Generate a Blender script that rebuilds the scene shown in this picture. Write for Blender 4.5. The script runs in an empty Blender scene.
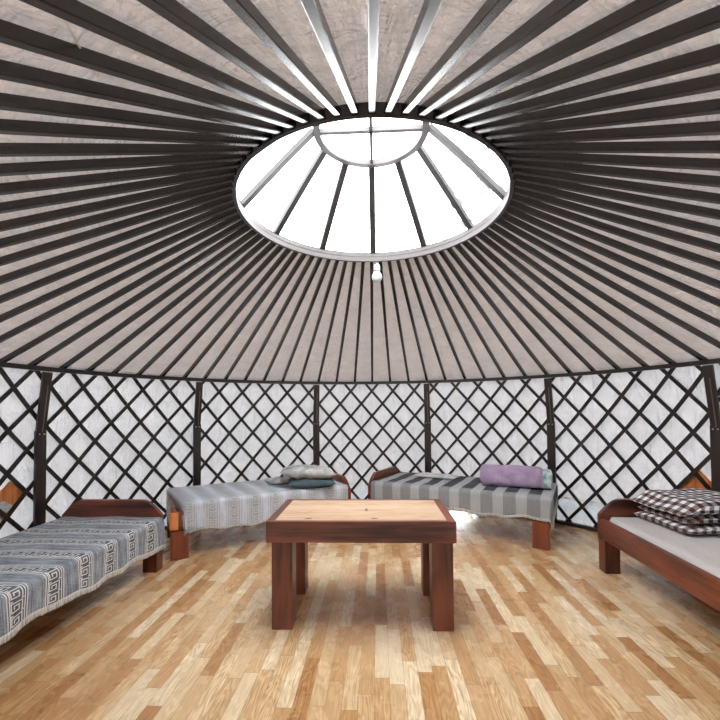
import bpy, bmesh, math, random
from mathutils import Vector, Matrix, noise as mnoise
random.seed(7)
PI = math.pi
sc = bpy.context.scene
col = sc.collection
sin, cos, rad = math.sin, math.cos, math.radians

# ------------------------------------------------------------------ scene constants (metres)
RB, HB = 2.80, 1.085          # upright part of the wall
RT, HW = 2.7265, 1.596        # top of the leaning part
RING_R, RING_Z, RING_O, RING_T = 0.809, 2.479, 0.829, 0.075
HUB_R, HUB_Z = 0.363, 2.9885
POST_OFF = -0.535
NPOLE = 74

# ------------------------------------------------------------------ helpers
def link(o, parent=None):
    col.objects.link(o)
    if parent is not None:
        o.parent = parent
    return o

def obj(name, bm, m, parent=None, smooth=False):
    me = bpy.data.meshes.new(name)
    bmesh.ops.recalc_face_normals(bm, faces=bm.faces[:])
    bm.to_mesh(me); bm.free()
    if smooth:
        for p in me.polygons: p.use_smooth = True
    for mm in (m if isinstance(m, (list, tuple)) else [m]):
        me.materials.append(mm)
    return link(bpy.data.objects.new(name, me), parent)

def tag(o, label=None, cat=None, group=None, kind=None):
    if label: o['label'] = label
    if cat: o['category'] = cat
    if group: o['group'] = group
    if kind: o['kind'] = kind
    return o

def empty(name, loc=(0, 0, 0), rz=0.0):
    o = bpy.data.objects.new(name, None)
    o.empty_display_size = 0.05
    col.objects.link(o)
    o.location = loc; o.rotation_euler = (0, 0, rz)
    return o

def pol(R, deg, z=0.0):
    a = rad(deg)
    return Vector((R * sin(a), R * cos(a), z))

def add_box(bm, lo, hi, bev=0.0, M=None, seg=2):
    x0, y0, z0 = lo; x1, y1, z1 = hi
    t = bmesh.new()
    vs = [t.verts.new(p) for p in ((x0,y0,z0),(x1,y0,z0),(x1,y1,z0),(x0,y1,z0),(x0,y0,z1),(x1,y0,z1),(x1,y1,z1),(x0,y1,z1))]
    for f in ((0,3,2,1),(4,5,6,7),(0,1,5,4),(1,2,6,5),(2,3,7,6),(3,0,4,7)):
        t.faces.new([vs[i] for i in f])
    bmesh.ops.recalc_face_normals(t, faces=t.faces[:])
    if bev > 0:
        bmesh.ops.bevel(t, geom=t.edges[:], offset=bev, segments=seg, affect='EDGES', profile=0.5)
    if M is not None:
        bmesh.ops.transform(t, matrix=M, verts=t.verts[:])
    merge(bm, t)

def merge(bm, t):
    me = bpy.data.meshes.new('tmp'); t.to_mesh(me); t.free()
    bm.from_mesh(me); bpy.data.meshes.remove(me)

def bar(bm, p0, p1, w, d, up=Vector((0, 0, 1)), bev=0.0):
    """rectangular bar from p0 to p1, w across, d along 'up'"""
    p0, p1 = Vector(p0), Vector(p1)
    ax = (p1 - p0); L = ax.length; ax.normalize()
    side = ax.cross(up).normalized(); u = side.cross(ax).normalized()
    M = Matrix(((ax.x, side.x, u.x, p0.x), (ax.y, side.y, u.y, p0.y), (ax.z, side.z, u.z, p0.z), (0, 0, 0, 1)))
    add_box(bm, (0, -w/2, -d/2), (L, w/2, d/2), bev, M)

def tube(bm, pts, r, n=8, cap=True):
    pts = [Vector(p) for p in pts]
    rings = []
    prev = None
    for i, p in enumerate(pts):
        a = pts[max(0, i-1)]; b = pts[min(len(pts)-1, i+1)]
        t = (b - a).normalized()
        ref = prev if prev is not None else (Vector((0, 0, 1)) if abs(t.z) < .9 else Vector((1, 0, 0)))
        s = t.cross(ref).normalized(); u = s.cross(t).normalized(); prev = u
        rr = r[i] if isinstance(r, (list, tuple)) else r
        rings.append([bm.verts.new(p + (s*cos(2*PI*k/n) + u*sin(2*PI*k/n))*rr) for k in range(n)])
    for A, B in zip(rings, rings[1:]):
        for k in range(n):
            bm.faces.new((A[k], A[(k+1) % n], B[(k+1) % n], B[k]))
    if cap:
        bm.faces.new(rings[0]); bm.faces.new(rings[-1])

def lathe(bm, prof, n=64, a0=0.0, a1=360.0, closed=False):
    """revolve (R,z) profile about the z axis between azimuths a0..a1; closed = profile is a loop"""
    full = abs(a1 - a0) >= 359.9
    rows = []
    m = n if full else n + 1
    for i in range(m):
        a = a0 + (a1 - a0)*i/n
        rows.append([bm.verts.new(pol(R, a, z)) for R, z in prof])
    k = len(prof)
    for i in range(n):
        A, B = rows[i], rows[(i+1) % m]
        for j in range(k if closed else k-1):
            bm.faces.new((A[j], B[j], B[(j+1) % k], A[(j+1) % k]))
    if not full and closed:
        bm.faces.new(rows[0]); bm.faces.new(rows[-1])

def sm(a, b, x):
    t = max(0.0, min(1.0, (x-a)/(b-a))); return t*t*(3-2*t)

def nz(x, y, z=0.0): return mnoise.noise(Vector((x, y, z)))

def grid_mesh(bm, nu, nv, f, uvf=None):
    uvl = bm.loops.layers.uv.verify() if uvf else None
    V = [[bm.verts.new(f(i/nu, j/nv)) for j in range(nv+1)] for i in range(nu+1)]
    for i in range(nu):
        for j in range(nv):
            fc = bm.faces.new((V[i][j], V[i+1][j], V[i+1][j+1], V[i][j+1]))
            if uvf:
                for lp, (a, b) in zip(fc.loops, ((i, j), (i+1, j), (i+1, j+1), (i, j+1))):
                    lp[uvl].uv = uvf(a/nu, b/nv)
    return V

# ------------------------------------------------------------------ node helpers
class NT:
    def __init__(s, name):
        s.m = bpy.data.materials.new(name); s.m.use_nodes = True
        s.t = s.m.node_tree; s.t.nodes.clear()
        s.out = s.t.nodes.new('ShaderNodeOutputMaterial')
    def n(s, typ, **kw):
        nd = s.t.nodes.new(typ)
        for k, v in kw.items():
            if k == 'inp':
                for a, b in v.items(): s.set(nd, a, b)
            else: setattr(nd, k, v)
        return nd
    def set(s, nd, a, b):
        sk = nd.inputs[a]
        if hasattr(b, 'is_output') or isinstance(b, bpy.types.NodeSocket): s.t.links.new(b, sk)
        else: sk.default_value = b
    def math(s, op, a, b=None, c=None, clamp=False):
        nd = s.n('ShaderNodeMath', operation=op); nd.use_clamp = clamp
        for i, v in enumerate((a, b, c)):
            if v is not None: s.set(nd, i, v)
        return nd.outputs[0]
    def mix(s, f, a, b, mode='MIX'):
        nd = s.n('ShaderNodeMix', data_type='RGBA', blend_type=mode)
        s.set(nd, 0, f); s.set(nd, 6, a); s.set(nd, 7, b)
        return nd.outputs[2]
    def noise(s, vec, scale, detail=3, rough=.5, dist=0.0):
        nd = s.n('ShaderNodeTexNoise'); s.set(nd, 'Vector', vec)
        nd.inputs['Scale'].default_value = scale; nd.inputs['Detail'].default_value = detail
        nd.inputs['Roughness'].default_value = rough; nd.inputs['Distortion'].default_value = dist
        return nd.outputs[0]
    def mapping(s, vec, scale=(1,1,1), loc=(0,0,0), rot=(0,0,0)):
        nd = s.n('ShaderNodeMapping'); s.set(nd, 0, vec)
        nd.inputs['Scale'].default_value = scale; nd.inputs['Location'].default_value = loc
        nd.inputs['Rotation'].default_value = rot
        return nd.outputs[0]
    def coord(s, w='Object'): return s.n('ShaderNodeTexCoord').outputs[w]
    def sep(s, v): nd = s.n('ShaderNodeSeparateXYZ'); s.set(nd, 0, v); return nd.outputs
    def comb(s, x, y, z=0.0):
        nd = s.n('ShaderNodeCombineXYZ'); s.set(nd, 0, x); s.set(nd, 1, y); s.set(nd, 2, z); return nd.outputs[0]
    def ramp(s, f, stops, interp='LINEAR'):
        nd = s.n('ShaderNodeValToRGB'); s.set(nd, 0, f); cr = nd.color_ramp; cr.interpolation = interp
        while len(cr.elements) < len(stops): cr.elements.new(.5)
        for e, (p, c) in zip(cr.elements, stops):
            e.position = p; e.color = (*c, 1) if len(c) == 3 else c
        return nd.outputs[0]
    def bump(s, h, strength=.3, dist=.01):
        nd = s.n('ShaderNodeBump'); s.set(nd, 'Height', h)
        nd.inputs['Strength'].default_value = strength; nd.inputs['Distance'].default_value = dist
        return nd.outputs[0]
    def bsdf(s, color, rough=.5, normal=None, **kw):
        nd = s.n('ShaderNodeBsdfPrincipled'); s.set(nd, 'Base Color', color); s.set(nd, 'Roughness', rough)
        if normal is not None: s.set(nd, 'Normal', normal)
        for k, v in kw.items(): s.set(nd, k.replace('_', ' '), v)
        s.t.links.new(nd.outputs[0], s.out.inputs[0]); return nd
    def box(s, u, v, cu, cv, hu, hv):
        a = s.math('LESS_THAN', s.math('ABSOLUTE', s.math('SUBTRACT', u, cu)), hu)
        b = s.math('LESS_THAN', s.math('ABSOLUTE', s.math('SUBTRACT', v, cv)), hv)
        return s.math('MULTIPLY', a, b)

def rgb(r, g, b):
    f = lambda c: (c/255/12.92) if c <= 10 else ((c/255+.055)/1.055)**2.4
    return (f(r), f(g), f(b), 1)

def wood(name, dark, light, axis, rough=.35, scale=9.0, fine=60.0, spec=.5, rep=1.0):
    n = NT(name); v = n.coord()
    s = [1, 1, 1]; s['xyz'.index(axis)] = .09
    m = n.mapping(v, tuple(s))
    a = n.noise(m, scale*rep, 4, .6, 1.2)
    s2 = [1, 1, 1]; s2['xyz'.index(axis)] = .03
    b = n.noise(n.mapping(v, tuple(s2)), fine*rep, 3, .6, .3)
    c = n.noise(v, 3.0, 2)
    f = n.math('ADD', n.math('MULTIPLY', a, .55), n.math('ADD', n.math('MULTIPLY', b, .25), n.math('MULTIPLY', c, .2)))
    co = n.ramp(f, [(.40, dark), (.5, tuple((x+y)/2 for x, y in zip(dark, light))), (.61, light)])
    n.bsdf(co, rough, n.bump(b, .15, .002), Specular_IOR_Level=spec)
    return n.m

def fabric_sheet(name, refl, trans, fac, seams=False, wr=1.0, folds=((1.0, 4.5), (5.0, 1.2))):
    """cloth that lets daylight through: diffuse + translucent"""
    n = NT(name)
    uv = n.coord('UV')
    big = n.noise(n.mapping(uv, (.8, 1.6, 1), rot=(0, 0, .5)), 3.0, 4, .6, 1.5)
    w1 = n.noise(n.mapping(uv, (*folds[0], 1), rot=(0, 0, .75)), 4.2, 2, .45, 1.6)
    w2 = n.noise(n.mapping(uv, (*folds[1], 1), rot=(0, 0, -.35)), 3.0, 2, .45, 1.4)
    weave = n.noise(uv, 160.0, 2, .7)
    h = n.math('ADD', n.math('MULTIPLY', w1, .55), n.math('ADD', n.math('MULTIPLY', w2, .4), n.math('MULTIPLY', big, .5)))
    nrm = n.bump(h, 1.0, .09*wr)
    tint = n.math('ADD', n.math('MULTIPLY', big, .30), n.math('ADD', n.math('MULTIPLY', weave, .06), .82))
    cr = n.mix(1.0, refl, tint, 'MULTIPLY')
    ct = n.mix(1.0, trans, tint, 'MULTIPLY')
    if seams:
        u = n.sep(uv)[0]
        per = 1.43
        d = n.math('ABSOLUTE', n.math('SUBTRACT', n.math('FRACT', n.math('ADD', n.math('DIVIDE', u, per), seams)), .5))
        dd = n.math('ADD', d, n.math('MULTIPLY', n.math('SUBTRACT', n.noise(uv, 3, 2), .5), .012))
        s = n.math('LESS_THAN', dd, .0055)
        br = n.math('MULTIPLY', s, n.math('MULTIPLY', n.noise(uv, 9, 2), .95))
        ct = n.mix(br, ct, tuple(min(1, x*1.8) for x in trans[:3]) + (1,))
    df = n.n('ShaderNodeBsdfDiffuse'); n.set(df, 0, cr); n.set(df, 'Normal', nrm)
    tr = n.n('ShaderNodeBsdfTranslucent'); n.set(tr, 0, ct); n.set(tr, 'Normal', nrm)
    ad = n.n('ShaderNodeMixShader'); n.set(ad, 0, fac)
    n.t.links.new(df.outputs[0], ad.inputs[1]); n.t.links.new(tr.outputs[0], ad.inputs[2])
    n.t.links.new(ad.outputs[0], n.out.inputs[0])
    return n.m

def plain(name, c, rough=.5, spec=.5, var=.12, sc_=40.0, bump=.1, **kw):
    n = NT(name); v = n.coord()
    a = n.noise(v, sc_, 3, .6)
    co = n.mix(1.0, c, n.math('ADD', n.math('MULTIPLY', a, 2*var), 1-var), 'MULTIPLY')
    n.bsdf(co, rough, n.bump(a, bump, .003), Specular_IOR_Level=spec, **kw)
    return n.m

# ------------------------------------------------------------------ materials
M = {}
DK = (.020, .0135, .0115); LT = (.040, .026, .021)
M['pole'] = wood('dark_pole_paint', (.017, .0125, .0115), (.028, .021, .019), 'x', .24, spec=.6)
M['lath'] = plain('dark_lath_paint', (.023, .016, .014, 1), .38, .5, .25, 25)
M['post'] = wood('dark_post_paint', (.018, .012, .010), (.042, .027, .022), 'z', .35)
M['post_edge'] = plain('pale_post_edge', (.16, .13, .12, 1), .5)  # pale tone for the groove line on each upper board
M['bolt'] = plain('bolt_metal', (.5, .48, .46, 1), .35, Metallic=.8)
M['crown'] = plain('crown_paint', (.030, .023, .022, 1), .28, .6, .2, 20)
M['crown_light'] = plain('crown_inner_wood', (.070, .060, .059, 1), .5, .5, .15, 25)
M['spoke'] = plain('spoke_paint', (.014, .012, .0115, 1), .5, .5, .2, 25)
M['roof'] = fabric_sheet('roof_canvas', (.66, .595, .57, 1), (.50, .45, .43, 1), .044, wr=1.5)
M['wall'] = fabric_sheet('wall_canvas', (.62, .60, .61, 1), (.62, .61, .62, 1), .062, seams=.83, wr=1.0, folds=((3.2, .9), (4.0, .8)))
M['skirt'] = fabric_sheet('skirt_canvas', (.57, .60, .62, 1), (.60, .64, .67, 1), .060, wr=1.0, folds=((3.2, .9), (4.0, .8)))
RED_D, RED_L = (.040, .010, .006), (.25, .062, .030)
for ax in 'xyz':
    M['red_'+ax] = wood('red_brown_varnish_'+ax, RED_D, RED_L, ax, .32)
M['orange_z'] = wood('orange_varnish', (.40, .115, .033), (.84, .31, .095), 'z', .35)
M['red_lit'] = wood('red_varnish_lit', (.16, .032, .014), (.34, .085, .034), 'z', .34)  # brighter copy of the red-brown varnish, light put into the leg colour
M['table_z'] = wood('table_leg_varnish', (.060, .016, .010), (.24, .070, .040), 'z', .34)
M['table_x'] = wood('table_apron_varnish', (.055, .017, .012), (.30, .088, .052), 'x', .34)
M['white_cotton'] = plain('white_cotton', (.60, .575, .56, 1), .8, .2, .10, 30, .4)
M['bulb'] = plain('bulb_plastic', (.46, .49, .51, 1), .3, .5, .02)
M['cord'] = plain('cord_cotton', (.62, .56, .50, 1), .8, .2)
M['base'] = plain('base_strip_paint', (.02, .017, .017, 1), .5)
M['ground'] = plain('outside_gravel', (.42, .45, .47, 1), .9, .1, .3, 8)

def mk_pine():
    n = NT('pine_tabletop'); v = n.coord(); x, y, z = n.sep(v)
    row = n.math('FLOOR', n.math('DIVIDE', y, .105))
    wn = n.n('ShaderNodeTexWhiteNoise', noise_dimensions='1D'); n.set(wn, 'W', row)
    off = n.comb(n.math('MULTIPLY', wn.outputs[0], 7.0), y, 0.0)
    m = n.n('ShaderNodeVectorMath', operation='ADD'); n.set(m, 0, v); n.set(m, 1, n.comb(n.math('MULTIPLY', wn.outputs[0], 7.0), 0.0, 0.0))
    g = n.noise(n.mapping(m.outputs[0], (.10, 1, 1)), 42, 4, .6, 1.4)
    g2 = n.noise(n.mapping(m.outputs[0], (.3, 1, 1)), 9, 3, .5, .6)
    f = n.math('ADD', n.math('MULTIPLY', g, .6), n.math('ADD', n.math('MULTIPLY', g2, .3), n.math('MULTIPLY', wn.outputs[0], .12)))
    c = n.ramp(f, [(.36, (.42, .25, .13)), (.5, (.55, .38, .25)), (.62, (.61, .46, .34))])
    seam = n.math('LESS_THAN', n.math('ABSOLUTE', n.math('SUBTRACT', n.math('FRACT', n.math('DIVIDE', y, .105)), .5)), .49)
    c = n.mix(seam, (.50, .30, .15, 1), c)
    kn = None
    for kx, ky, rx, ry in ((-.307, -.213, .020, .013), (.081, -.213, .019, .011), (.030, -.013, .009, .030)):
        dx = n.math('DIVIDE', n.math('SUBTRACT', x, kx), rx); dy = n.math('DIVIDE', n.math('SUBTRACT', y, ky), ry)
        d = n.math('ADD', n.math('MULTIPLY', dx, dx), n.math('MULTIPLY', dy, dy))
        k = n.math('SUBTRACT', 1.0, n.math('MULTIPLY', d, .6), clamp=True)
        kn = k if kn is None else n.math('MAXIMUM', kn, k)
    c = n.mix(n.math('POWER', kn, .5), c, (.07, .03, .018, 1))
    n.bsdf(c, .42, n.bump(g, .08, .001))
    return n.m
M['pine'] = mk_pine()

def mk_floor():
    n = NT('plank_floor'); v = n.coord(); x, y, z = n.sep(v)
    xr = n.math('SUBTRACT', x, n.math('MULTIPLY', y, .012))
    px = n.math('DIVIDE', xr, .069)
    row = n.math('FLOOR', px)
    w1 = n.n('ShaderNodeTexWhiteNoise', noise_dimensions='1D'); n.set(w1, 'W', row)
    py = n.math('ADD', n.math('DIVIDE', y, .46), n.math('MULTIPLY', w1.outputs[0], 9.0))
    idx = n.math('FLOOR', py)
    w2 = n.n('ShaderNodeTexWhiteNoise', noise_dimensions='2D'); n.set(w2, 'Vector', n.comb(row, idx))
    w3 = n.n('ShaderNodeTexWhiteNoise', noise_dimensions='2D'); n.set(w3, 'Vector', n.comb(n.math('ADD', row, 31.7), idx))
    base = n.ramp(w2.outputs[0], [(0, (.40, .195, .075)), (.2, (.49, .27, .115)), (.42, (.58, .36, .175)), (.62, (.64, .44, .24)), (.8, (.73, .56, .35)), (1, (.76, .61, .41))])
    shift = n.comb(n.math('MULTIPLY', w2.outputs[0], 5.0), n.math('MULTIPLY', w3.outputs[0], 9.0), 0.0)
    va = n.n('ShaderNodeVectorMath', operation='ADD'); n.set(va, 0, n.comb(xr, y, 0.0)); n.set(va, 1, shift)
    dist = n.noise(n.mapping(va.outputs[0], (5, .8, 1)), 2.2, 2, .5)
    rings = n.math('SINE', n.math('MULTIPLY', n.math('ADD', n.math('MULTIPLY', dist, 1.0), n.math('MULTIPLY', xr, 1.2)), 95.0))
    fine = n.noise(n.mapping(va.outputs[0], (1, .045, 1)), 150, 3, .65)
    g = n.math('ADD', n.math('MULTIPLY', rings, .13), n.math('MULTIPLY', n.math('SUBTRACT', fine, .5), 1.15))
    amt = n.math('ADD', n.math('MULTIPLY', w3.outputs[0], .8), .35)
    gf = n.math('ADD', 1.0, n.math('MULTIPLY', g, amt))
    c = n.mix(1.0, base, n.comb(gf, n.math('POWER', gf, 1.35), n.math('POWER', gf, 1.7)), 'MULTIPLY')
    fx = n.math('ABSOLUTE', n.math('SUBTRACT', n.math('FRACT', px), .5)); fy = n.math('ABSOLUTE', n.math('SUBTRACT', n.math('FRACT', py), .5))
    sm_ = n.math('MAXIMUM', n.math('GREATER_THAN', fx, .484), n.math('GREATER_THAN', fy, .4965))
    c = n.mix(n.math('MULTIPLY', sm_, .6), c, (.24, .12, .05, 1))
    rg = n.math('ADD', .20, n.math('MULTIPLY', n.noise(v, 6, 3), .14))
    n.bsdf(c, rg, n.bump(n.math('SUBTRACT', fine, n.math('MULTIPLY', sm_, .5)), .06, .001))
    return n.m
M['floor'] = mk_floor()

def mk_key_cloth(name, base_a, base_b, period, phase, strength=1.0, plainband=True):
    """grey woven cloth with bands of a meander pattern running across the bed; UV = metres along, metres across"""
    n = NT(name); uv = n.coord('UV'); u, v, _ = n.sep(uv)
    weave = n.noise(n.mapping(uv, (40, 260, 1)), 1.0, 3, .7)
    streak = n.noise(n.mapping(uv, (90, 6, 1)), 1.0, 3, .65)
    blotch = n.noise(uv, 7.0, 3, .6)
    t = n.math('ADD', n.math('MULTIPLY', weave, .5), n.math('ADD', n.math('MULTIPLY', streak, .55), n.math('MULTIPLY', blotch, .25)))
    c = n.ramp(t, [(.46, base_a), (.76, base_b)])
    q = n.math('SUBTRACT', n.math('FRACT', n.math('ADD', n.math('DIVIDE', u, period), phase)), .5)
    du = n.math('MULTIPLY', q, period)            # metres from the band's centre
    au = n.math('ABSOLUTE', du)
    inb = n.math('LESS_THAN', au, .060)
    c = n.mix(n.math('MULTIPLY', inb, .7*strength), c, (.05, .054, .06, 1))
    lines = n.math('MAXIMUM', n.math('LESS_THAN', n.math('ABSOLUTE', n.math('SUBTRACT', au, .056)), .0032),
                   n.math('LESS_THAN', n.math('ABSOLUTE', n.math('SUBTRACT', au, .043)), .0032))
    cell = .075
    cv = n.math('MULTIPLY', n.math('SUBTRACT', n.math('FRACT', n.math('DIVIDE', v, cell)), .5), cell)
    key = None
    th = .0034
    for cu, cvv, hu, hv in ((-.028, 0, th, .030), (.004, .030, .035, th), (.034, .008, th, .026), (.012, -.016, .025, th),
                            (-.010, -.001, th, .018), (.004, .013, .017, th), (.018, .006, th, .010), (-.030, -.034, .008, th), (.032, -.034, .008, th)):
        b = n.box(du, cv, cu, cvv, hu, hv)
        key = b if key is None else n.math('MAXIMUM', key, b)
    pat = n.math('MAXIMUM', lines, key)
    c = n.mix(n.math('MULTIPLY', pat, .92*strength), c, (.74, .74, .74, 1))
    if plainband:
        # thin dark woven lines halfway between the bands
        hd = n.math('ABSOLUTE', n.math('SUBTRACT', n.math('ABSOLUTE', q), .5))
        l2 = n.math('LESS_THAN', n.math('ABSOLUTE', n.math('SUBTRACT', n.math('MULTIPLY', hd, period), .030)), .0030)
        c = n.mix(n.math('MULTIPLY', l2, .6*strength), c, (.10, .105, .11, 1))
    n.bsdf(c, .9, n.bump(n.math('ADD', weave, n.math('MULTIPLY', streak, .6)), .5, .004), Specular_IOR_Level=.15)
    return n.m
M['cloth_key'] = mk_key_cloth('key_pattern_cloth', (.042, .049, .06), (.40, .44, .50), .220, .60)
M['cloth_soft'] = mk_key_cloth('soft_pattern_cloth', (.40, .43, .48), (.70, .75, .83), .200, .30, .60)

def mk_stripe():
    n = NT('broad_stripe_cloth'); uv = n.coord('UV'); u, v, _ = n.sep(uv)
    weave = n.noise(n.mapping(uv, (60, 220, 1)), 1.0, 3, .7)
    streak = n.noise(n.mapping(uv, (110, 8, 1)), 1.0, 3, .65)
    fr = n.math('FRACT', n.math('ADD', n.math('DIVIDE', u, .205), .12))
    lt = n.math('LESS_THAN', fr, .46)
    edge = n.math('GREATER_THAN', v, .27)          # the patterned border along the front is lighter
    lt2 = n.math('MAXIMUM', lt, n.math('MULTIPLY', n.math('SUBTRACT', 1.0, edge), .55))
    c = n.mix(lt2, (.075, .080, .086, 1), (.41, .42, .43, 1))
    t = n.math('ADD', n.math('MULTIPLY', weave, .9), n.math('ADD', n.math('MULTIPLY', streak, .5), .32))
    c = n.mix(1.0, c, t, 'MULTIPLY')
    n.bsdf(c, .9, n.bump(weave, .5, .004), Specular_IOR_Level=.15)
    return n.m
M['stripe'] = mk_stripe()

def mk_fringe():
    n = NT('cream_fringe'); uv = n.coord('UV'); u, v, _ = n.sep(uv)
    a = n.noise(n.mapping(uv, (190, 6, 1)), 1.0, 2, .7)
    c = n.ramp(a, [(.35, (.26, .24, .23)), (.6, (.72, .69, .66))])
    n.bsdf(c, .9, n.bump(a, .8, .006), Specular_IOR_Level=.1)
    return n.m
M['fringe'] = mk_fringe()

def mk_check():
    n = NT('checked_flannel'); uv = n.coord('UV'); u, v, _ = n.sep(uv)
    P = .064
    a = n.math('LESS_THAN', n.math('FRACT', n.math('DIVIDE', u, P)), .5)
    b = n.math('LESS_THAN', n.math('FRACT', n.math('DIVIDE', v, P)), .5)
    brown = n.math('LESS_THAN', n.math('FRACT', n.math('ADD', n.math('DIVIDE', u, .60), .27)), .40)
    both = n.math('MULTIPLY', a, b); one = n.math('MAXIMUM', a, b)
    dark = n.mix(brown, (.022, .022, .026, 1), (.10, .032, .024, 1))
    c = n.mix(one, (.86, .85, .86, 1), (.25, .235, .245, 1))
    c = n.mix(both, c, dark)
    f = n.noise(n.mapping(uv, (300, 300, 1)), 1.0, 2)
    c = n.mix(1.0, c, n.math('ADD', n.math('MULTIPLY', f, .3), .85), 'MULTIPLY')
    n.bsdf(c, .9, n.bump(n.noise(uv, 14, 3), .35, .01), Specular_IOR_Level=.1)
    return n.m
M['check'] = mk_check()

def mk_soft(name, c0, c1, scale=6.0, bump=.5):
    n = NT(name); v = n.coord()
    a = n.noise(v, scale, 4, .6, .6); w = n.noise(v, 220, 2)
    c = n.ramp(n.math('ADD', n.math('MULTIPLY', a, .8), n.math('MULTIPLY', w, .2)), [(.35, c0), (.65, c1)])
    n.bsdf(c, .85, n.bump(n.math('ADD', a, n.math('MULTIPLY', w, .1)), bump, .02), Specular_IOR_Level=.2)
    return n.m
M['lilac'] = mk_soft('lilac_cotton', (.33, .24, .38), (.50, .38, .54), 9)
M['mint'] = mk_soft('mint_and_white_cotton', (.20, .38, .36), (.72, .78, .78), 22)
M['teal'] = mk_soft('grey_teal_cotton', (.060, .095, .115), (.11, .155, .18), 9)
M['pillow'] = mk_soft('white_and_grey_pillowcase', (.17, .215, .235), (.72, .70, .68), 6.5)
M['sheet'] = mk_soft('white_folded_sheet', (.50, .52, .53), (.70, .71, .72), 12)

def mk_mattress():
    n = NT('pale_mattress_cover'); v = n.coord(); x, y, z = n.sep(v)
    s = n.math('SINE', n.math('MULTIPLY', y, 210.0))
    w = n.noise(n.mapping(v, (1.5, 9, 1)), 6, 3, .6, .8)
    c = n.mix(n.math('MULTIPLY', n.math('ADD', n.math('MULTIPLY', s, .5), .5), .5), (.58, .55, .535, 1), (.49, .465, .45, 1))
    n.bsdf(c, .85, n.bump(w, .4, .02), Specular_IOR_Level=.2)
    return n.m
M['mattress'] = mk_mattress()

def mk_film():
    n = NT('clear_crown_film'); v = n.coord(); x, y, z = n.sep(v)
    a = n.noise(n.mapping(v, (1.2, 2.6, 1), rot=(0, 0, .6)), 5.5, 4, .65, 1.8)
    reg = n.math('MULTIPLY', n.math('SUBTRACT', x, .25), 3.0, clamp=True)
    st = n.math('MULTIPLY', n.math('MULTIPLY', n.math('SUBTRACT', a, .43), 7.0, clamp=True), reg, clamp=True)
    fac = n.math('ADD', .05, n.math('MULTIPLY', st, .935))
    tp = n.n('ShaderNodeBsdfTransparent')
    df = n.n('ShaderNodeBsdfTranslucent'); n.set(df, 0, (.042, .046, .047, 1))
    gl = n.n('ShaderNodeBsdfGlossy'); n.set(gl, 0, (.9, .9, .9, 1)); n.set(gl, 'Roughness', .1)
    m1 = n.n('ShaderNodeMixShader'); n.set(m1, 0, fac); n.t.links.new(tp.outputs[0], m1.inputs[1]); n.t.links.new(df.outputs[0], m1.inputs[2])
    m2 = n.n('ShaderNodeMixShader'); n.set(m2, 0, .03); n.t.links.new(m1.outputs[0], m2.inputs[1]); n.t.links.new(gl.outputs[0], m2.inputs[2])
    n.t.links.new(m2.outputs[0], n.out.inputs[0])
    return n.m
M['film'] = mk_film()

def mk_label():
    n = NT('grey_paper_label'); v = n.coord(); x, y, z = n.sep(v)
    a = n.noise(n.mapping(v, (90, 1, 45)), 1.0, 2, .5)
    row = n.math('GREATER_THAN', n.math('SINE', n.math('MULTIPLY', z, 200.0)), .0)
    ink = n.math('MULTIPLY', n.math('GREATER_THAN', a, .55), row)
    c = n.mix(n.math('MULTIPLY', ink, .7), (.50, .52, .53, 1), (.10, .10, .11, 1))
    n.bsdf(c, .6)
    return n.m
M['paper'] = mk_label()

# ------------------------------------------------------------------ setting
def struct(name, bm, m, smooth=False):
    return tag(obj(name, bm, m, None, smooth), kind='structure')

bm = bmesh.new()
bmesh.ops.create_circle(bm, cap_ends=True, segments=128, radius=2.86)
o = struct('floor', bm, M['floor'])

bm = bmesh.new(); bmesh.ops.create_circle(bm, cap_ends=True, segments=64, radius=14.0)
bmesh.ops.translate(bm, vec=(0, 0, -.03), verts=bm.verts[:])
struct('ground_outside', bm, M['ground'])

WR = .045   # canvas sits this far outside the lattice
def wall_R(z): return RB if z <= HB else RB + (RT-RB)*(z-HB)/(HW-HB)
GAP0, GAP1, GAPZ = -27.0, 30.0, .15
def canvas_R(a, z):
    w = .010*nz(a*.09, z*2.2, 1.0) + .006*nz(a*.35, z*3.5 + a*.2, 5.0) + .004*nz(a*.9+z*7, z*4-a*.4, 9.0)
    return wall_R(z) + WR + w
bm = bmesh.new(); Z0, Z1 = .27, 1.66
def fw(i, j):
    a = -180 + 360*i; z = Z0 + (Z1-Z0)*j
    return pol(canvas_R(a, z), a, z)
grid_mesh(bm, 480, 30, fw, lambda i, j: (-8.8 + 17.6*i, (Z1-Z0)*j))
struct('wall_canvas', bm, M['wall'], True)

bm = bmesh.new()
def fs(i, j):
    a = -180 + 360*i
    lift = .23*sm(-28, -23, a)*(1-sm(-12, -8, a)) + .19*sm(5, 9, a)*(1-sm(23, 28, a))
    lift *= 1 + .25*nz(a*.3, 0, 3)
    z = .012 + lift + (Z0 + .012 - .012 - lift)*j
    return pol(canvas_R(a, z) + .004*(1-j), a, z)
grid_mesh(bm, 480, 8, fs, lambda i, j: (-8.8 + 17.6*i, -.27 + .27*j))
struct('wall_skirt', bm, M['skirt'], True)

# roof canvas: a cone that sags a little between the poles
RO0, RZ0, RO1, RZ1 = 2.795, 1.609, .827, 2.523
bm = bmesh.new()
def froof(i, j):
    a = -180 + 360*i
    ph = (a/360*NPOLE) % 1.0
    R = RO0 + (RO1-RO0)*j; z = RZ0 + (RZ1-RZ0)*j
    z += .010 + (.009*nz(a*.12, j*5, 2) + .009*nz(a*.3 + j*9, j*14, 7) + .007*nz(a*.8 - j*22, j*17, 3))*sm(0, .1, 1-j)
    return pol(R, a, z)
grid_mesh(bm, 592, 90, froof, lambda i, j: (-8.8 + 17.6*i, 2.15*j))
struct('ceiling', bm, M['roof'], True)

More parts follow.
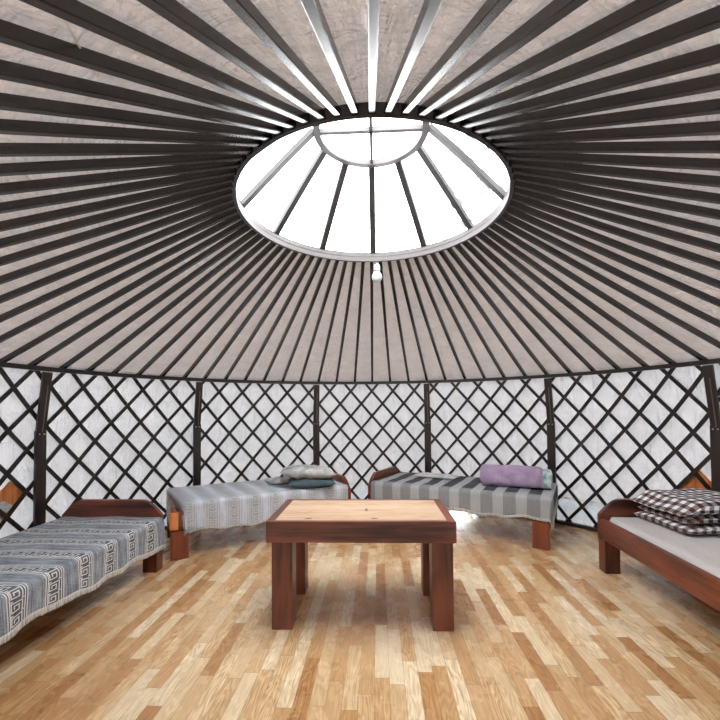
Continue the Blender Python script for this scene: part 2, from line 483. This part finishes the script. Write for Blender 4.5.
bm = bmesh.new(); lathe(bm, [(RB-.022, .0), (RB-.022, .035), (RB+.02, .035), (RB+.02, .0)], 120, -112, 112, True)
struct('baseboard_round', bm, M['base'])

# ------------------------------------------------------------------ camera
F, PITCH, ROLL, YAW, CY = 397.753, rad(1.424), rad(.4872), rad(-1.9345), 400.0
CAM = Vector((0, -2.4572, 1.2491))
def xf(v):
    X, Y, Z = v
    Y, Z = Y*cos(PITCH) - Z*sin(PITCH), Y*sin(PITCH) + Z*cos(PITCH)
    X, Y = X*cos(YAW) + Y*sin(YAW), -X*sin(YAW) + Y*cos(YAW)
    return Vector((X, Y, Z))
cr, cu, cf = xf((cos(ROLL), 0, -sin(ROLL))), xf((sin(ROLL), 0, cos(ROLL))), xf((0, 1, 0))
cd = bpy.data.cameras.new('camera'); cam = bpy.data.objects.new('camera', cd); col.objects.link(cam)
cam.matrix_world = Matrix(((cr.x, cu.x, -cf.x, CAM.x), (cr.y, cu.y, -cf.y, CAM.y), (cr.z, cu.z, -cf.z, CAM.z), (0, 0, 0, 1)))
cd.sensor_width = 36; cd.lens = 36*F/720; cd.shift_y = (CY-360)/720; cd.clip_start = .02
sc.camera = cam
def pix(P):                    # only used to count things from left to right for their labels
    d = Vector(P) - CAM; y = d.dot(cf)
    return (360 + F*d.dot(cr)/y, CY - F*d.dot(cu)/y) if y > .02 else None

# ------------------------------------------------------------------ roof rim, poles
bm = bmesh.new()
lathe(bm, [(RT-.044, HW-.016), (RT-.044, HW+.020), (RT-.012, HW+.020), (RT-.012, HW-.016)], 144, closed=True)
tag(obj('eave_rim', bm, M['lath']), 'dark round rim beam where the lattice wall meets the roof', 'rim')

def ordn(k):
    W = ['first','second','third','fourth','fifth','sixth','seventh','eighth','ninth','tenth','eleventh','twelfth','thirteenth','fourteenth',
         'fifteenth','sixteenth','seventeenth','eighteenth','nineteenth','twentieth']
    return W[k]
pole_mesh = None
P_IN, P_OUT = Vector((0, RING_O+.004, RING_Z+.021)), Vector((0, RT+.012, HW+.020))
PL = (P_OUT-P_IN).length
bm = bmesh.new()
add_box(bm, (-.004, -.0135, -.0165), (PL+.03, .0135, .0165), .003, seg=2)
pm = obj('roof_pole', bm, M['pole'])
slope = math.atan2(P_IN.z-P_OUT.z, P_OUT.y-P_IN.y)
A0, DA = -.26427, 360.0/NPOLE
poles = []
for i in range(NPOLE):
    a = A0 + DA*(i - NPOLE//2) + random.uniform(-.15, .15)
    a += max(0.0, sin(rad(a)))
    o = pm if i == 0 else pm.copy()
    if i: col.objects.link(o)
    o.location = pol(P_IN.y, a, P_IN.z)
    o.rotation_euler = (0, slope, PI/2 - rad(a))
    last = None
    for k in range(401):
        q = pix(pol(P_IN.y + (P_OUT.y-P_IN.y)*k/400, a, P_IN.z + (P_OUT.z-P_IN.z)*k/400))
        if q is None or not (0 <= q[0] <= 720 and q[1] >= 0): break
        last = q
    end = 'rim' if k == 400 and last else ('top' if last[1] < 4 else ('left' if last[0] < 360 else 'right'))
    poles.append((o, a, end, last))
PANEL_AT = [(-105, 'above the leftmost strip of lattice'), (-75, 'above the lattice behind the left bed'), (-45, 'above the lattice behind the pillows'),
            (-15, 'above the middle lattice panel'), (15, 'above the lattice behind the lilac roll'), (45, 'above the lattice left of the checked blanket'), (75, 'above the rightmost lattice strip')]
for a0, w in PANEL_AT:
    g = sorted([p for p in poles if p[2] == 'rim' and a0+POST_OFF <= p[1] < a0+30+POST_OFF], key=lambda p: p[3][0])
    for k, p in enumerate(g):
        tag(p[0], 'dark roof pole landing %s, %s from the left' % (w, ordn(k)) if len(g) > 1 else 'dark brown roof pole landing ' + w, 'pole', 'roof poles')
for e, key, w in (('left', 1, "crossing the photo's left edge, %s from the top"), ('right', 1, "crossing the photo's right edge, %s from the top"), ('top', 0, "crossing the photo's top edge, %s from the left")):
    for k, p in enumerate(sorted([p for p in poles if p[2] == e], key=lambda p: p[3][key])):
        tag(p[0], 'dark brown roof pole ' + w % ordn(k), 'pole', 'roof poles')

# ------------------------------------------------------------------ crown
crown = empty('skylight', (0, 0, RING_Z))
tag(crown, 'round skylight crown at the roof top, twelve spokes under clear film', 'skylight')
bm = bmesh.new()
lathe(bm, [(RING_R+.008, 0), (RING_R+.008, RING_T), (RING_O, RING_T), (RING_O, 0)], 144, closed=True)
obj('outer_ring', bm, M['crown'], crown)
bm = bmesh.new()
for z0, z1, e in ((0.0, .034, .0), (.040, RING_T, .004)):
    lathe(bm, [(RING_R+e, z0), (RING_R+e, z1), (RING_R+.009, z1), (RING_R+.009, z0)], 144, closed=True)
tag(obj('inner_hoop', bm, M['crown_light'], crown), 'pale double hoop lining the ring')
hz = HUB_Z - RING_Z
for k in range(12):
    a = .578 + 30*k
    bm = bmesh.new()
    pts = []
    for t in (0, .25, .5, .75, 1.0):
        R = RING_R+.008 + (HUB_R-.004-RING_R)*t; z = RING_T+.004 + (hz+.016-RING_T)*t + .006*sin(PI*t)
        pts.append(pol(R, a, z))
    for p, q in zip(pts, pts[1:]):
        d = (q-p).normalized()*.004
        bar(bm, p-d, q+d, .046, .030, bev=.002)
    obj('spoke', bm, M['spoke'], crown)
bm = bmesh.new(); lathe(bm, [(HUB_R-.042, 0), (HUB_R-.042, .035), (HUB_R, .035), (HUB_R, 0)], 96, closed=True)
bmesh.ops.translate(bm, vec=(0, 0, hz), verts=bm.verts[:])
obj('hub_ring', bm, M['crown_light'], crown)
for k in range(2):
    bm = bmesh.new(); p = pol(HUB_R-.015, .578+90*k, hz+.018); bar(bm, p, Vector((-p.x, -p.y, p.z)), .020 if k == 0 else .026, .030, bev=.002)
    obj('hub_crossbar', bm, M['crown_light'] if k else M['spoke'], crown)
bm = bmesh.new()
prof = [(.012, hz+.075), (.2, hz+.066), (HUB_R+.01, hz+.048), (.50, hz-.02), (.68, hz-.19), (RING_O-.004, RING_T+.035), (RING_O+.03, RING_T+.012)]
lathe(bm, prof, 96)
tag(obj('clear_film', bm, M['film'], crown, True), 'clear plastic film, creased and dusty at the right')

# bulb hanging under the far side of the ring
bx, by = .039, .776
bulb = empty('light_bulb', (bx, by, 2.29)); tag(bulb, 'white round light bulb hanging below the crown ring', 'light bulb')
bm = bmesh.new()
prof = [(.001, 0), (.016, .003), (.030, .012), (.040, .028), (.0435, .045), (.040, .062), (.030, .076), (.022, .086), (.020, .094), (.001, .094)]
lathe(bm, prof, 32); obj('bulb', bm, M['bulb'], bulb, True)
bm = bmesh.new(); lathe(bm, [(.001, .092), (.024, .092), (.026, .098), (.024, .140), (.014, .150), (.001, .150)], 28); obj('socket', bm, M['bulb'], bulb, True)
bm = bmesh.new(); tube(bm, [(0, 0, .146), (.001, .015, .17), (0, .045, .20), (0, .060, .235)], .004); obj('wire', bm, M['base'], bulb, True)

# ------------------------------------------------------------------ lattice wall
DW, DH, LW, LT_ = 5.75, .325, .031, .010
def wp(a, z, dr=0.0): return pol(wall_R(z) + dr, a, z)
def clip(a0, z0, a1, z1, A, B, zlo, zhi):
    t0, t1 = 0.0, 1.0
    for d, s, lo, hi in ((a1-a0, a0, A, B), (z1-z0, z0, zlo, zhi)):
        if abs(d) < 1e-9: continue
        u, v = (lo-s)/d, (hi-s)/d
        if u > v: u, v = v, u
        t0, t1 = max(t0, u), min(t1, v)
    return (t0, t1) if t1 - t0 > .008 else None
def lath(bm, a0, z0, a1, z1, dr):
    L = math.hypot(rad(a1-a0)*RB, z1-z0)
    n = max(2, int(L/.10))
    ts = sorted(set([k/n for k in range(n+1)] + ([(HB-z0)/(z1-z0)] if min(z0, z1) < HB < max(z0, z1) else [])))
    m = RB*PI/180
    da, dz = (a1-a0)*m, z1-z0
    px, pz = -dz/L*LW/2, da/L*LW/2
    prev = None
    for t in ts:
        a, z = a0+(a1-a0)*t, z0+(z1-z0)*t
        q = []
        for s, r in ((1, 0), (-1, 0), (-1, LT_), (1, LT_)):
            q.append(bm.verts.new(wp(a + s*px/m, z + s*pz, dr + r)))
        if prev:
            for k in range(4): bm.faces.new((prev[k], prev[(k+1) % 4], q[(k+1) % 4], q[k]))
        else: bm.faces.new(q)
        prev = q
    bm.faces.new(prev[::-1])
PANELS = [(-105, 27.84, 1.28, 'dark lattice panel cut by the left picture edge, orange board behind it'),
          (-75, 26.49, 1.31, 'dark lattice panel behind the far end of the key-patterned left bed'),
          (-45, 7.85, 1.31, 'dark lattice panel behind the back-left bed with pillows'),
          (-15, 6.49, 1.33, 'dark lattice panel in the middle, behind the two facing headboards'),
          (15, 10.45, 1.36, 'dark lattice panel behind the striped bed with the lilac roll'),
          (45, 8.86, 1.36, 'dark lattice panel between striped bed and checked blanket, orange corner behind'),
          (75, 6.0, 1.33, 'dark lattice strip at the right picture edge, beyond the rightmost post')]
for a0, ca, cz, lab in PANELS:
    A, B = a0 + POST_OFF + .45, a0 + 30 + POST_OFF - .45
    r = empty('lattice_panel', pol(RB, (A+B)/2, 0)); tag(r, lab, 'lattice panel', 'wall lattice panels')
    for sgn, dr in ((1, -.010), (-1, .001)):
        bm = bmesh.new()
        sl = sgn*DH/DW
        for k in range(-12, 13):
            # line z = cz + sl*(a - (a0+ca+POST_OFF) - k*DW)
            ac = a0 + POST_OFF + ca + k*DW
            a_lo, a_hi = ac - 40, ac + 40
            z_lo, z_hi = cz - sl*40, cz + sl*40
            t = clip(a_lo, z_lo, a_hi, z_hi, A, B, .035, HW+.006)
            if t: lath(bm, a_lo+80*t[0], z_lo+(z_hi-z_lo)*t[0], a_lo+80*t[1], z_lo+(z_hi-z_lo)*t[1], dr)
        bmesh.ops.translate(bm, vec=-r.location, verts=bm.verts[:])
        obj('slat_layer', bm, M['lath'], r)

POSTS = [(-75.45, 'dark wall post nearest the left picture edge, beside the left bed'),
         (-45, 'dark wall post behind the left end of the back-left bed'),
         (-15, 'dark wall post behind the white and teal pillows'),
         (15, 'dark wall post behind the middle of the striped bed'),
         (45, 'dark wall post beside the right end of the lilac roll'),
         (75, 'dark wall post at the right picture edge, behind the checked blanket')]
for a, lab in POSTS:
    aa = a + POST_OFF
    r = empty('wall_post', pol(RB, aa, 0), -rad(aa)); tag(r, lab, 'post', 'wall posts')
    # local: x along the wall, y outwards, z up
    bm = bmesh.new(); add_box(bm, (-.041, -.040, .036), (.041, -.012, HB+.02), .004); lbo = obj('lower_board', bm, M['post'], r)
    lean = math.atan2(RB-RT, HW-HB)
    Mx = Matrix.Translation((0, 0, HB-.02)) @ Matrix.Rotation(lean, 4, 'X')
    Lu = (HW-HB)/cos(lean)
    bm = bmesh.new(); add_box(bm, (-.036, -.034, 0), (.036, -.012, Lu+.002), .003, Mx); ubo = obj('upper_board', bm, M['post'], r)
    bm = bmesh.new(); add_box(bm, (.004, -.0365, .03), (.011, -.033, Lu-.10), .001, Mx)
    tag(obj('edge_strip', bm, M['post_edge'], ubo), 'thin pale edge on the upper board')
    for bxx in (-.016, .020):
        bm = bmesh.new(); bmesh.ops.create_uvsphere(bm, u_segments=10, v_segments=6, radius=.006, matrix=Matrix.Translation((bxx, -.041, HB-.01)))
        obj('bolt', bm, M['bolt'], lbo, True)

# ------------------------------------------------------------------ boards tucked behind the lattice
def tucked(a, z, w, h, rot, lab, paper):
    r = empty('wooden_board', pol(RB+.020, a, z), -rad(a)); tag(r, lab, 'board')
    bm = bmesh.new(); add_box(bm, (-w/2, -.005, -h/2), (w/2, .008, h/2), .002, Matrix.Rotation(rot, 4, 'Y')); obj('panel', bm, M['orange_z'], r)
    if paper:
        bm = bmesh.new(); add_box(bm, (-.058, -.0085, -.030), (.058, -.0055, .030), .0, Matrix.Translation((-.005, 0, -.048)) @ Matrix.Rotation(rad(35), 4, 'Y'))
        tag(obj('paper_label', bm, M['paper'], r), 'grey paper label with faded marks')
tucked(-80.3, .585, .165, .235, rad(44), 'orange wooden board with grey paper label tucked behind the left lattice', True)
tucked(71.0, .545, .27, .27, rad(45), 'orange wooden board corner sticking up behind lattice above checked blanket', False)

# ------------------------------------------------------------------ roof cords
def roof_pt(x, y, off=-.006):
    """point on the roof cone seen along a picture direction"""
    d = (cf + cr*((x-360)/F) - cu*((y-CY)/F)); lo, hi = .05, 8
    g = lambda t: (CAM + d*t).z - (RZ0 + (RZ1-RZ0)*(RO0 - math.hypot((CAM+d*t).x, (CAM+d*t).y))/(RO0-RO1))
    for _ in range(60):
        m_ = (lo+hi)/2
        if g(m_) < off: lo = m_
        else: hi = m_
    return CAM + d*lo
for pts, lab in (([(46, -18), (56, 2), (69, 27), (82, 52), (98, 76)], 'pale rope lying under the canvas at the upper left of roof'),):
    bm = bmesh.new(); tube(bm, [roof_pt(*p) for p in pts], .0035, 6)
    tag(obj('rope', bm, M['cord'], None, True), lab, 'rope')

# ------------------------------------------------------------------ table
TX0, TX1, TY0, TY1, TZ, TA = -.622, .460, -.188, .380, .617, .495
tb = empty('coffee_table', ((TX0+TX1)/2, (TY0+TY1)/2, 0))
tag(tb, 'low red-brown wooden table with pale pine top in the room centre', 'table')
hx, hy = (TX1-TX0)/2, (TY1-TY0)/2
bm = bmesh.new(); add_box(bm, (-hx+.046, -hy+.030, TZ-.03), (hx-.046, hy-.030, TZ-.002), .001)
tag(obj('tabletop', bm, M['pine'], tb), 'pale pine boards with three dark knots')
for s in (-1, 1):
    bm = bmesh.new(); y0 = s*hy; add_box(bm, (-hx, min(y0, y0-s*.031), TA), (hx, max(y0, y0-s*.031), TZ), .004); obj('apron', bm, M['table_x'], tb)
    bm = bmesh.new(); x0 = s*hx; add_box(bm, (min(x0, x0-s*.047), -hy+.0315, TA), (max(x0, x0-s*.047), hy-.0315, TZ), .003); obj('side_rail', bm, M['red_y'], tb)
for sx in (-1, 1):
    for sy in (-1, 1):
        cx, cy_ = sx*(hx-(.018 if sx > 0 else .030)-.060), sy*(hy-.010-.060)
        bm = bmesh.new(); add_box(bm, (cx-.060, cy_-.060, 0), (cx+.060, cy_+.060, TA+.02 if False else TA), .005)
        obj('leg', bm, M['table_z'], tb)

# ------------------------------------------------------------------ beds
def end_board_bm(W, x0, t, zlo, zs, zt, m):
    bm = bmesh.new(); N = 40; top = []
    for k in range(N+1):
        y = W*k/N; e = min(y, W-y)
        s = min(1.0, e/.17)
        top.append((y, zs + (zt-zs)*sin(s*PI/2)**1.0 if s < 1 else zt))
    loop = [(0, zlo)] + top + [(W, zlo)]
    A = [bm.verts.new((x0, m*y, z)) for y, z in loop]; B = [bm.verts.new((x0+t, m*y, z)) for y, z in loop]
    bm.faces.new(A); bm.faces.new(B[::-1])
    for i in range(len(loop)):
        j = (i+1) % len(loop); bm.faces.new((A[i], A[j], B[j], B[i]))
    bmesh.ops.recalc_face_normals(bm, faces=bm.faces[:])
    return bm
def make_bed(label, loc, ang, m, L, W=.80, head0=True, head1=True, legmat='red_z', rail='red_x', end='red_y', rail_lo=.25, legw=.10, back_shade_lo=None, foot=.395):
    r = empty('wooden_bed', (loc[0], loc[1], 0), rad(ang)); tag(r, label, 'bed', 'wooden beds round the wall')
    Y = lambda a, b: (min(m*a, m*b), max(m*a, m*b))
    for y0 in (0.0, W-.035):
        a, b = Y(y0, y0+.035)
        lo = rail_lo if y0 == 0.0 or back_shade_lo is None else back_shade_lo  # unseen back rail reaches lower, added to keep light from under the bed
        bm = bmesh.new(); add_box(bm, (.036, a, lo), (L-.036, b, .400), .005); obj('side_rail', bm, M[rail], r)
    for x0, hd in ((0.0, head0), (L-.036, head1)):
        if hd: obj('headboard', end_board_bm(W, x0, .036, .24, .425, .545, m), M[end], r)
        else:
            a, b = Y(.0, W); bm = bmesh.new(); add_box(bm, (x0, a, .24), (x0+.036, b, foot), .004); obj('footboard', bm, M[end], r)
    for x0, x1 in ((.001, legw), (L-legw, L-.001)):
        for y0, y1 in ((.002, .112), (W-.112, W-.002)):
            a, b = Y(y0, y1)
            bm = bmesh.new(); add_box(bm, (x0+.002, a, 0), (x1, b, .242), .005); obj('leg', bm, M[legmat], r)
    a, b = Y(.036, W-.036)
    bm = bmesh.new(); add_box(bm, (.037, a, .33), (L-.037, b, .355), .003); obj('slat_base', bm, M['pine'], r)
    return r

def make_cover(name, label, bed, m, L, W, mat, front, end0=0.0, x0=.04, x1=None, top=.410, arch=False, hem_slope=0.0, seed=0.0, fringe=.032, rise=0.0, end_fringe=False, skew=0.0, r=.026, puff=.010):
    """a cloth spread on the bed: falls over the front rail by 'front' (and over end 0 by 'end0')"""
    x1 = L-.04 if x1 is None else x1
    NU, NV = 150, 76
    def fold(d):
        if d <= 0: return 0.0, 0.0
        q = PI*r/2
        if d < q: return r*sin(d/r), r*(1-cos(d/r))
        return r, r + (d-q)
    def at(u, v):
        sk = skew*(1-max(0.0, min(1.0, v/W))); u = u + sk*max(0.0, 1-(u-x0)/(x1-x0)); X0 = x0 + sk
        # u metres along (may be < x0 when hanging over the end), v metres across (negative = hanging at the front)
        hs = 1 + hem_slope*(u/L)
        du = max(0.0, X0 + r - u) if end0 > 0 else 0.0
        dv = max(0.0, r - .004 - v)
        dvx = dv*hs + (.010*sin(u*9+seed) + .007*sin(u*23+seed*2))*sm(.05, .22, dv) if dv > 0 else 0.0
        d = math.hypot(du, dvx)
        out, drop = fold(d)
        nx, ny = ((-du/d, -dvx/d) if d > 1e-9 else (0, 0))
        wav = (.006*sin(u*14+seed) + .004*sin(u*31+seed*3))*sm(.04, .2, dv) if dv > 0 else 0.0
        bx_ = (X0 + r if u < X0 + r and end0 > 0 else u)
        by_ = (r - .004 if v < r - .004 else v)
        x = bx_ + nx*(out + .004); y = by_ + ny*(out + .004 + wav) 
        if dv > 0 and end0 == 0: x -= .034*sm(.0, .08, dv)*(1-sm(.0, .25, u-x0))
        z = top - drop
        inside = sm(0, .06, v-r)*(1-sm(W-.10, W-.02, v))
        z += inside*(puff*nz(u*3+seed, v*4, seed) + .004*nz(u*11, v*9+seed, 2) + rise)
        if arch:
            e = min(max(v, 0), W-max(v, 0)); s = min(1.0, e/.125); hh = .020 + (.545-.425)*(sin(s*PI/2)**.9)
            z += hh*(1-sm(.06, .34, u))*sm(-.02, .05, v)
        bk = max(0.0, v-(W-.02)); z -= bk*.8
        return Vector((x, m*y, z))
    lo_u = x0 - end0; lo_v = -(front)
    fu = lambda i: lo_u + (x1-lo_u)*i
    def fv(j): return lo_v + (W-.012-lo_v)*(j**1.0)
    bm = bmesh.new()
    grid_mesh(bm, NU, NV, lambda i, j: at(fu(i), fv(j)), lambda i, j: (fu(i), fv(j)-lo_v))
    o = obj(name, bm, M[mat], None, True)
    o.location = bed.location; o.rotation_euler = bed.rotation_euler
    md = o.modifiers.new('thickness', 'SOLIDIFY'); md.thickness = .007; md.offset = 0
    tag(o, label, 'bed cover', 'bed covers')
    if fringe:
        bm = bmesh.new()
        def ff(i, j):
            p = at(fu(i), lo_v)
            k = .010*(.5+.5*sin(fu(i)*170+seed))*j
            return Vector((p.x, p.y - m*(.004 + .006*j*nz(fu(i)*30, 0, seed)), p.z + .008 - (fringe+.004 + .004*nz(fu(i)*60, 3, seed))*j + k*.0))
        grid_mesh(bm, 200, 3, ff, lambda i, j: (fu(i), j*.05))
        if end_fringe:
            def fe(i, j):
                v = lo_v + (W*.9-lo_v)*i
                p = at(lo_u, v); return Vector((p.x - .006 - .006*j, p.y - m*.003, p.z + .006 - max(.028, fringe)*j))
            grid_mesh(bm, 60, 3, fe, lambda i, j: (i*.9, j*.05))
        f = obj('fringe', bm, M['fringe'], o, True)
        md = f.modifiers.new('thickness', 'SOLIDIFY'); md.thickness = .005; md.offset = 0
        f['label'] = 'cream fringe along the hem'
    return o

bedA = make_bed('red-brown wooden bed at far left under the key-patterned grey cover', (-1.690, .700), -91.0, -1, 1.83, W=.82, back_shade_lo=.06)
make_cover('bed_cover', 'grey bed cover with bold white key bands on the left bed', bedA, -1, 1.83, .82, 'cloth_key', .212, hem_slope=-.28, seed=1.0)
bedB = make_bed('red-brown wooden bed at back left, under pillows, behind the table', (-1.705, .835), 30.0, 1, 1.69, legmat='red_lit', head0=False, legw=.145, foot=.440)
make_cover('bed_cover', 'pale grey woven bed cover under the pillows on back-left bed', bedB, 1, 1.69, .80, 'cloth_soft', .236, end0=.075, x0=.0, skew=.10, seed=2.3, fringe=.014, end_fringe=True, top=.472)
bedC = make_bed('red-brown wooden bed at back right under the striped cover and lilac roll', (1.535, 1.115), 153.0, -1, 1.80, head0=False, legmat='red_lit', rail_lo=.29, legw=.145)
make_cover('bed_cover', 'grey bed cover with broad dark stripes on the back-right bed', bedC, -1, 1.80, .80, 'stripe', .185, end0=.15, x0=-.025, seed=3.1, fringe=.022, end_fringe=True, top=.462)
bedD = make_bed('red-brown wooden bed at right with bare pale mattress and checked blanket', (1.735, .725), -93.0, 1, 1.85, legmat='red_z', head1=False, back_shade_lo=.06)

# orange end of the back-left bed's rail
bm = bmesh.new(); add_box(bm, (-.008, -.010, .250), (.060, .045, .400), .006); tag(obj('corner_block', bm, M['orange_z'], bedB), 'bright orange corner block')

# mattress on the right bed
bm = bmesh.new()
def fm(i, j):
    # profile across: down the inside of the front rail, over the top, down at the back
    x = .045 + (1.85-.09)*i
    t = j
    y = .042 + .716*t
    z = .420 + .006*nz(x*3, y*4, 4) + .004*nz(x*1.5, y*14, 8)
    e = min(t, 1-t); z -= .050*(1-sm(0, .035, e))
    ex = min(i, 1-i); z -= .045*(1-sm(0, .018, ex))
    if j < .05: z += .008*sin(x*7)*(1-j/.05)
    return Vector((x, y, z))
V = grid_mesh(bm, 90, 60, fm, lambda i, j: (i, j))
ret = bmesh.ops.extrude_face_region(bm, geom=bm.faces[:])
for v in [g for g in ret['geom'] if isinstance(g, bmesh.types.BMVert)]: v.co.z = .357
o = obj('mattress', bm, M['mattress'], None, True); o.location = bedD.location; o.rotation_euler = bedD.rotation_euler
tag(o, 'thin pale grey mattress lying on the right bed', 'mattress')

# ------------------------------------------------------------------ soft things on the beds
def puff_bm(hx, hy, hz, p=3.2, seed=0.0, wr=.012, N=40, sag=.0):
    bm = bmesh.new(); uvl = bm.loops.layers.uv.verify()
    def f(s):
        def g(i, j):
            x, y = 2*i-1, 2*j-1
            k = max(0.0, (1-abs(x)**p))**.55*max(0.0, (1-abs(y)**p))**.55
            pin = 1 - .05*(abs(x)**2*(1-abs(y)**2)) - .05*(abs(y)**2*(1-abs(x)**2))*0
            X, Y = x*hx*(1-.06*(1-abs(y)**2)*abs(x)**3*0), y*hy
            z = s*hz*k*(1 + .25*nz(x*1.3+seed, y*1.5, s)) + wr*nz(x*4+seed, y*4, seed+s)*k + wr*.6*nz(x*9+seed, y*3, seed)*k
            return Vector((X*pin, Y*pin, z - sag*x*x))
        return g
    for s in (1, -1):
        grid_mesh(bm, N, N, f(s), lambda i, j: (i*2*hx, j*2*hy))
    bmesh.ops.remove_doubles(bm, verts=bm.verts[:], dist=.0006)
    return bm
def local(bed, x, y, z): return bed.matrix_basis @ Vector((x, y, z))
bpy.context.view_layer.update()

pb = bedB.location
rB = rad(30)
def place(o, x, y, z, rz, tilt=(0, 0)):
    o.location = (x, y, z); o.rotation_euler = (tilt[0], tilt[1], rz)
o = obj('pillow', puff_bm(.235, .175, .050, seed=3), M['teal'], None, True)
place(o, -.640, 1.590, .526, rad(12)); tag(o, 'dark grey-teal pillow lying under the pale one on back-left bed', 'pillow', 'pillows on the back-left bed')
o = obj('pillow', puff_bm(.275, .19, .062, seed=8, wr=.02), M['pillow'], None, True)
place(o, -.675, 1.610, .618, rad(10), (rad(-3), rad(4))); tag(o, 'pale white and grey pillow on top of the teal pillow', 'pillow', 'pillows on the back-left bed')
o = obj('pillow', puff_bm(.20, .14, .022, seed=12), M['pillow'], None, True)
place(o, -.97, 1.84, .500, rad(30)); tag(o, 'small thin grey cushion lying flat left of the two stacked pillows', 'cushion', 'pillows on the back-left bed')

# lilac roll
r = empty('rolled_blanket', (1.415, 1.60, .470), rad(-21)); tag(r, 'rolled lilac blanket with mint end lying on the striped bed', 'blanket')
def roll_bm(x0, x1, hy, hz, seed, N=48, K=40, e=3.2, round0=True, round1=True):
    bm = bmesh.new()
    rows = []
    for i in range(K+1):
        t = i/K; x = x0+(x1-x0)*t
        sc_ = 1.0
        if round0: sc_ *= 1-.35*(1-sm(0, .05, t))**2
        if round1: sc_ *= 1-.35*(1-sm(0, .05, 1-t))**2
        row = []
        for k in range(N):
            a = 2*PI*k/N; c, s = cos(a), sin(a)
            q = (abs(c)**e + abs(s)**e)**(-1/e)
            w = 1 + .05*nz(x*5+seed, c*1.5, s*1.5) + .035*nz(x*16, c*2.2+seed, s*2.2)
            row.append(bm.verts.new((x, hy*c*q*sc_*w, hz + hz*s*q*sc_*(w if s > 0 else 1.0))))
        rows.append(row)
    for A, B in zip(rows, rows[1:]):
        for k in range(N): bm.faces.new((A[k], A[(k+1) % N], B[(k+1) % N], B[k]))
    bm.faces.new(rows[0]); bm.faces.new(rows[-1])
    return bm
obj('roll', roll_bm(-.335, .255, .120, .103, 1.0), M['lilac'], r, True)
tag(obj('inner_fold', roll_bm(.20, .335, .100, .090, 5.0, K=12), M['mint'], r, True), 'mint green and white inner folds at the end')

# flat white sheet at the back of the striped bed
o = obj('folded_sheet', puff_bm(.24, .10, .018, p=6, seed=20, wr=.006), M['sheet'], None, True)
place(o, .72, 2.14, .488, rad(-27)); tag(o, 'flat white folded sheet at the back edge of the striped bed', 'sheet')

# checked blanket folded on the right bed
bm = bmesh.new(); uvl = bm.loops.layers.uv.verify()
def layer(x0, x1, y0, y1, zb, th, seed, slope, uo):
    N, K = 34, 30
    rows = []
    for i in range(K+1):
        t = i/K; y = y0+(y1-y0)*t
        ey = min(t, 1-t); sy = 1-.55*(1-sm(0, .10, ey))**2
        row = []
        P = []
        S = 44
        for k in range(S):
            a = 2*PI*k/S; c, s = cos(a), sin(a); e = 5.0
            q = (abs(c)**e + abs(s)**e)**(-1/e)
            hxx, hh = (x1-x0)/2, th/2
            xx = (x0+x1)/2 + hxx*max(-1, min(1, c*q*1.0))
            # spread samples along the flat sides
            zz = s*q*hh
            w = .010*nz(xx*5+seed, y*5, seed)*1.3 + .005*nz(xx*13, y*12+seed, seed)
            xx += .018*nz(y*6, seed, 2.0)*(1 if c < 0 else 0)
            dro = -.05*sm(.0, .14, x0+.14-xx)*slope
            P.append((xx, y, zb + th/2 + zz*sy + w*(.5+.5*s) + dro*(.5+.5*s)))
        rows.append(P)
    VV = [[bm.verts.new(p) for p in R] for R in rows]
    S = len(rows[0])
    # arc length as the u coordinate
    arc = [0.0]
    mid = rows[K//2]
    for k in range(S): 
        p, q = mid[k], mid[(k+1) % S]; arc.append(arc[-1] + math.hypot(p[0]-q[0], p[2]-q[2]))
    for i in range(K):
        for k in range(S):
            f = bm.faces.new((VV[i][k], VV[i+1][k], VV[i+1][(k+1) % S], VV[i][(k+1) % S]))
            us = (arc[k]+uo, arc[k]+uo, arc[k+1]+uo, arc[k+1]+uo)
            vs = (rows[i][k][1], rows[i+1][k][1], rows[i+1][k][1], rows[i][k][1])
            for lp, uu, v_ in zip(f.loops, us, vs): lp[uvl].uv = (uu, v_)
    f = bm.faces.new(VV[0]);  
    for lp in f.loops: lp[uvl].uv = (lp.vert.co.x, lp.vert.co.z)
    f = bm.faces.new(VV[-1][::-1])
    for lp in f.loops: lp[uvl].uv = (lp.vert.co.x, lp.vert.co.z)
layer(-.02, .54, -.02, .46, .000, .060, 1.0, .2, .0)
layer(.01, .56, .00, .45, .058, .062, 4.0, .5, .02)
layer(-.035, .57, -.01, .47, .118, .085, 7.0, 1.4, .01)
o = obj('folded_blanket', bm, M['check'], None, True)
place(o, 2.01, .17, .428, rad(6)); tag(o, 'folded black and white checked blanket on the right bed', 'blanket')

# ------------------------------------------------------------------ light
w = bpy.data.worlds.new('overcast'); sc.world = w; w.use_nodes = True
nt = w.node_tree; nt.nodes.clear()
bg = nt.nodes.new('ShaderNodeBackground'); bg.inputs[0].default_value = (.97, .985, 1.0, 1); bg.inputs[1].default_value = 16.0
ou = nt.nodes.new('ShaderNodeOutputWorld'); nt.links.new(bg.outputs[0], ou.inputs[0])

vs = sc.view_settings
sc.display_settings.display_device = 'sRGB'
vs.view_transform = 'Standard'; vs.look = 'None'; vs.exposure = 0.0; vs.gamma = 1.0; vs.use_curve_mapping = False
sc.cycles.max_bounces = 10; sc.cycles.diffuse_bounces = 6; sc.cycles.transparent_max_bounces = 12
sc.cycles.use_denoising = True
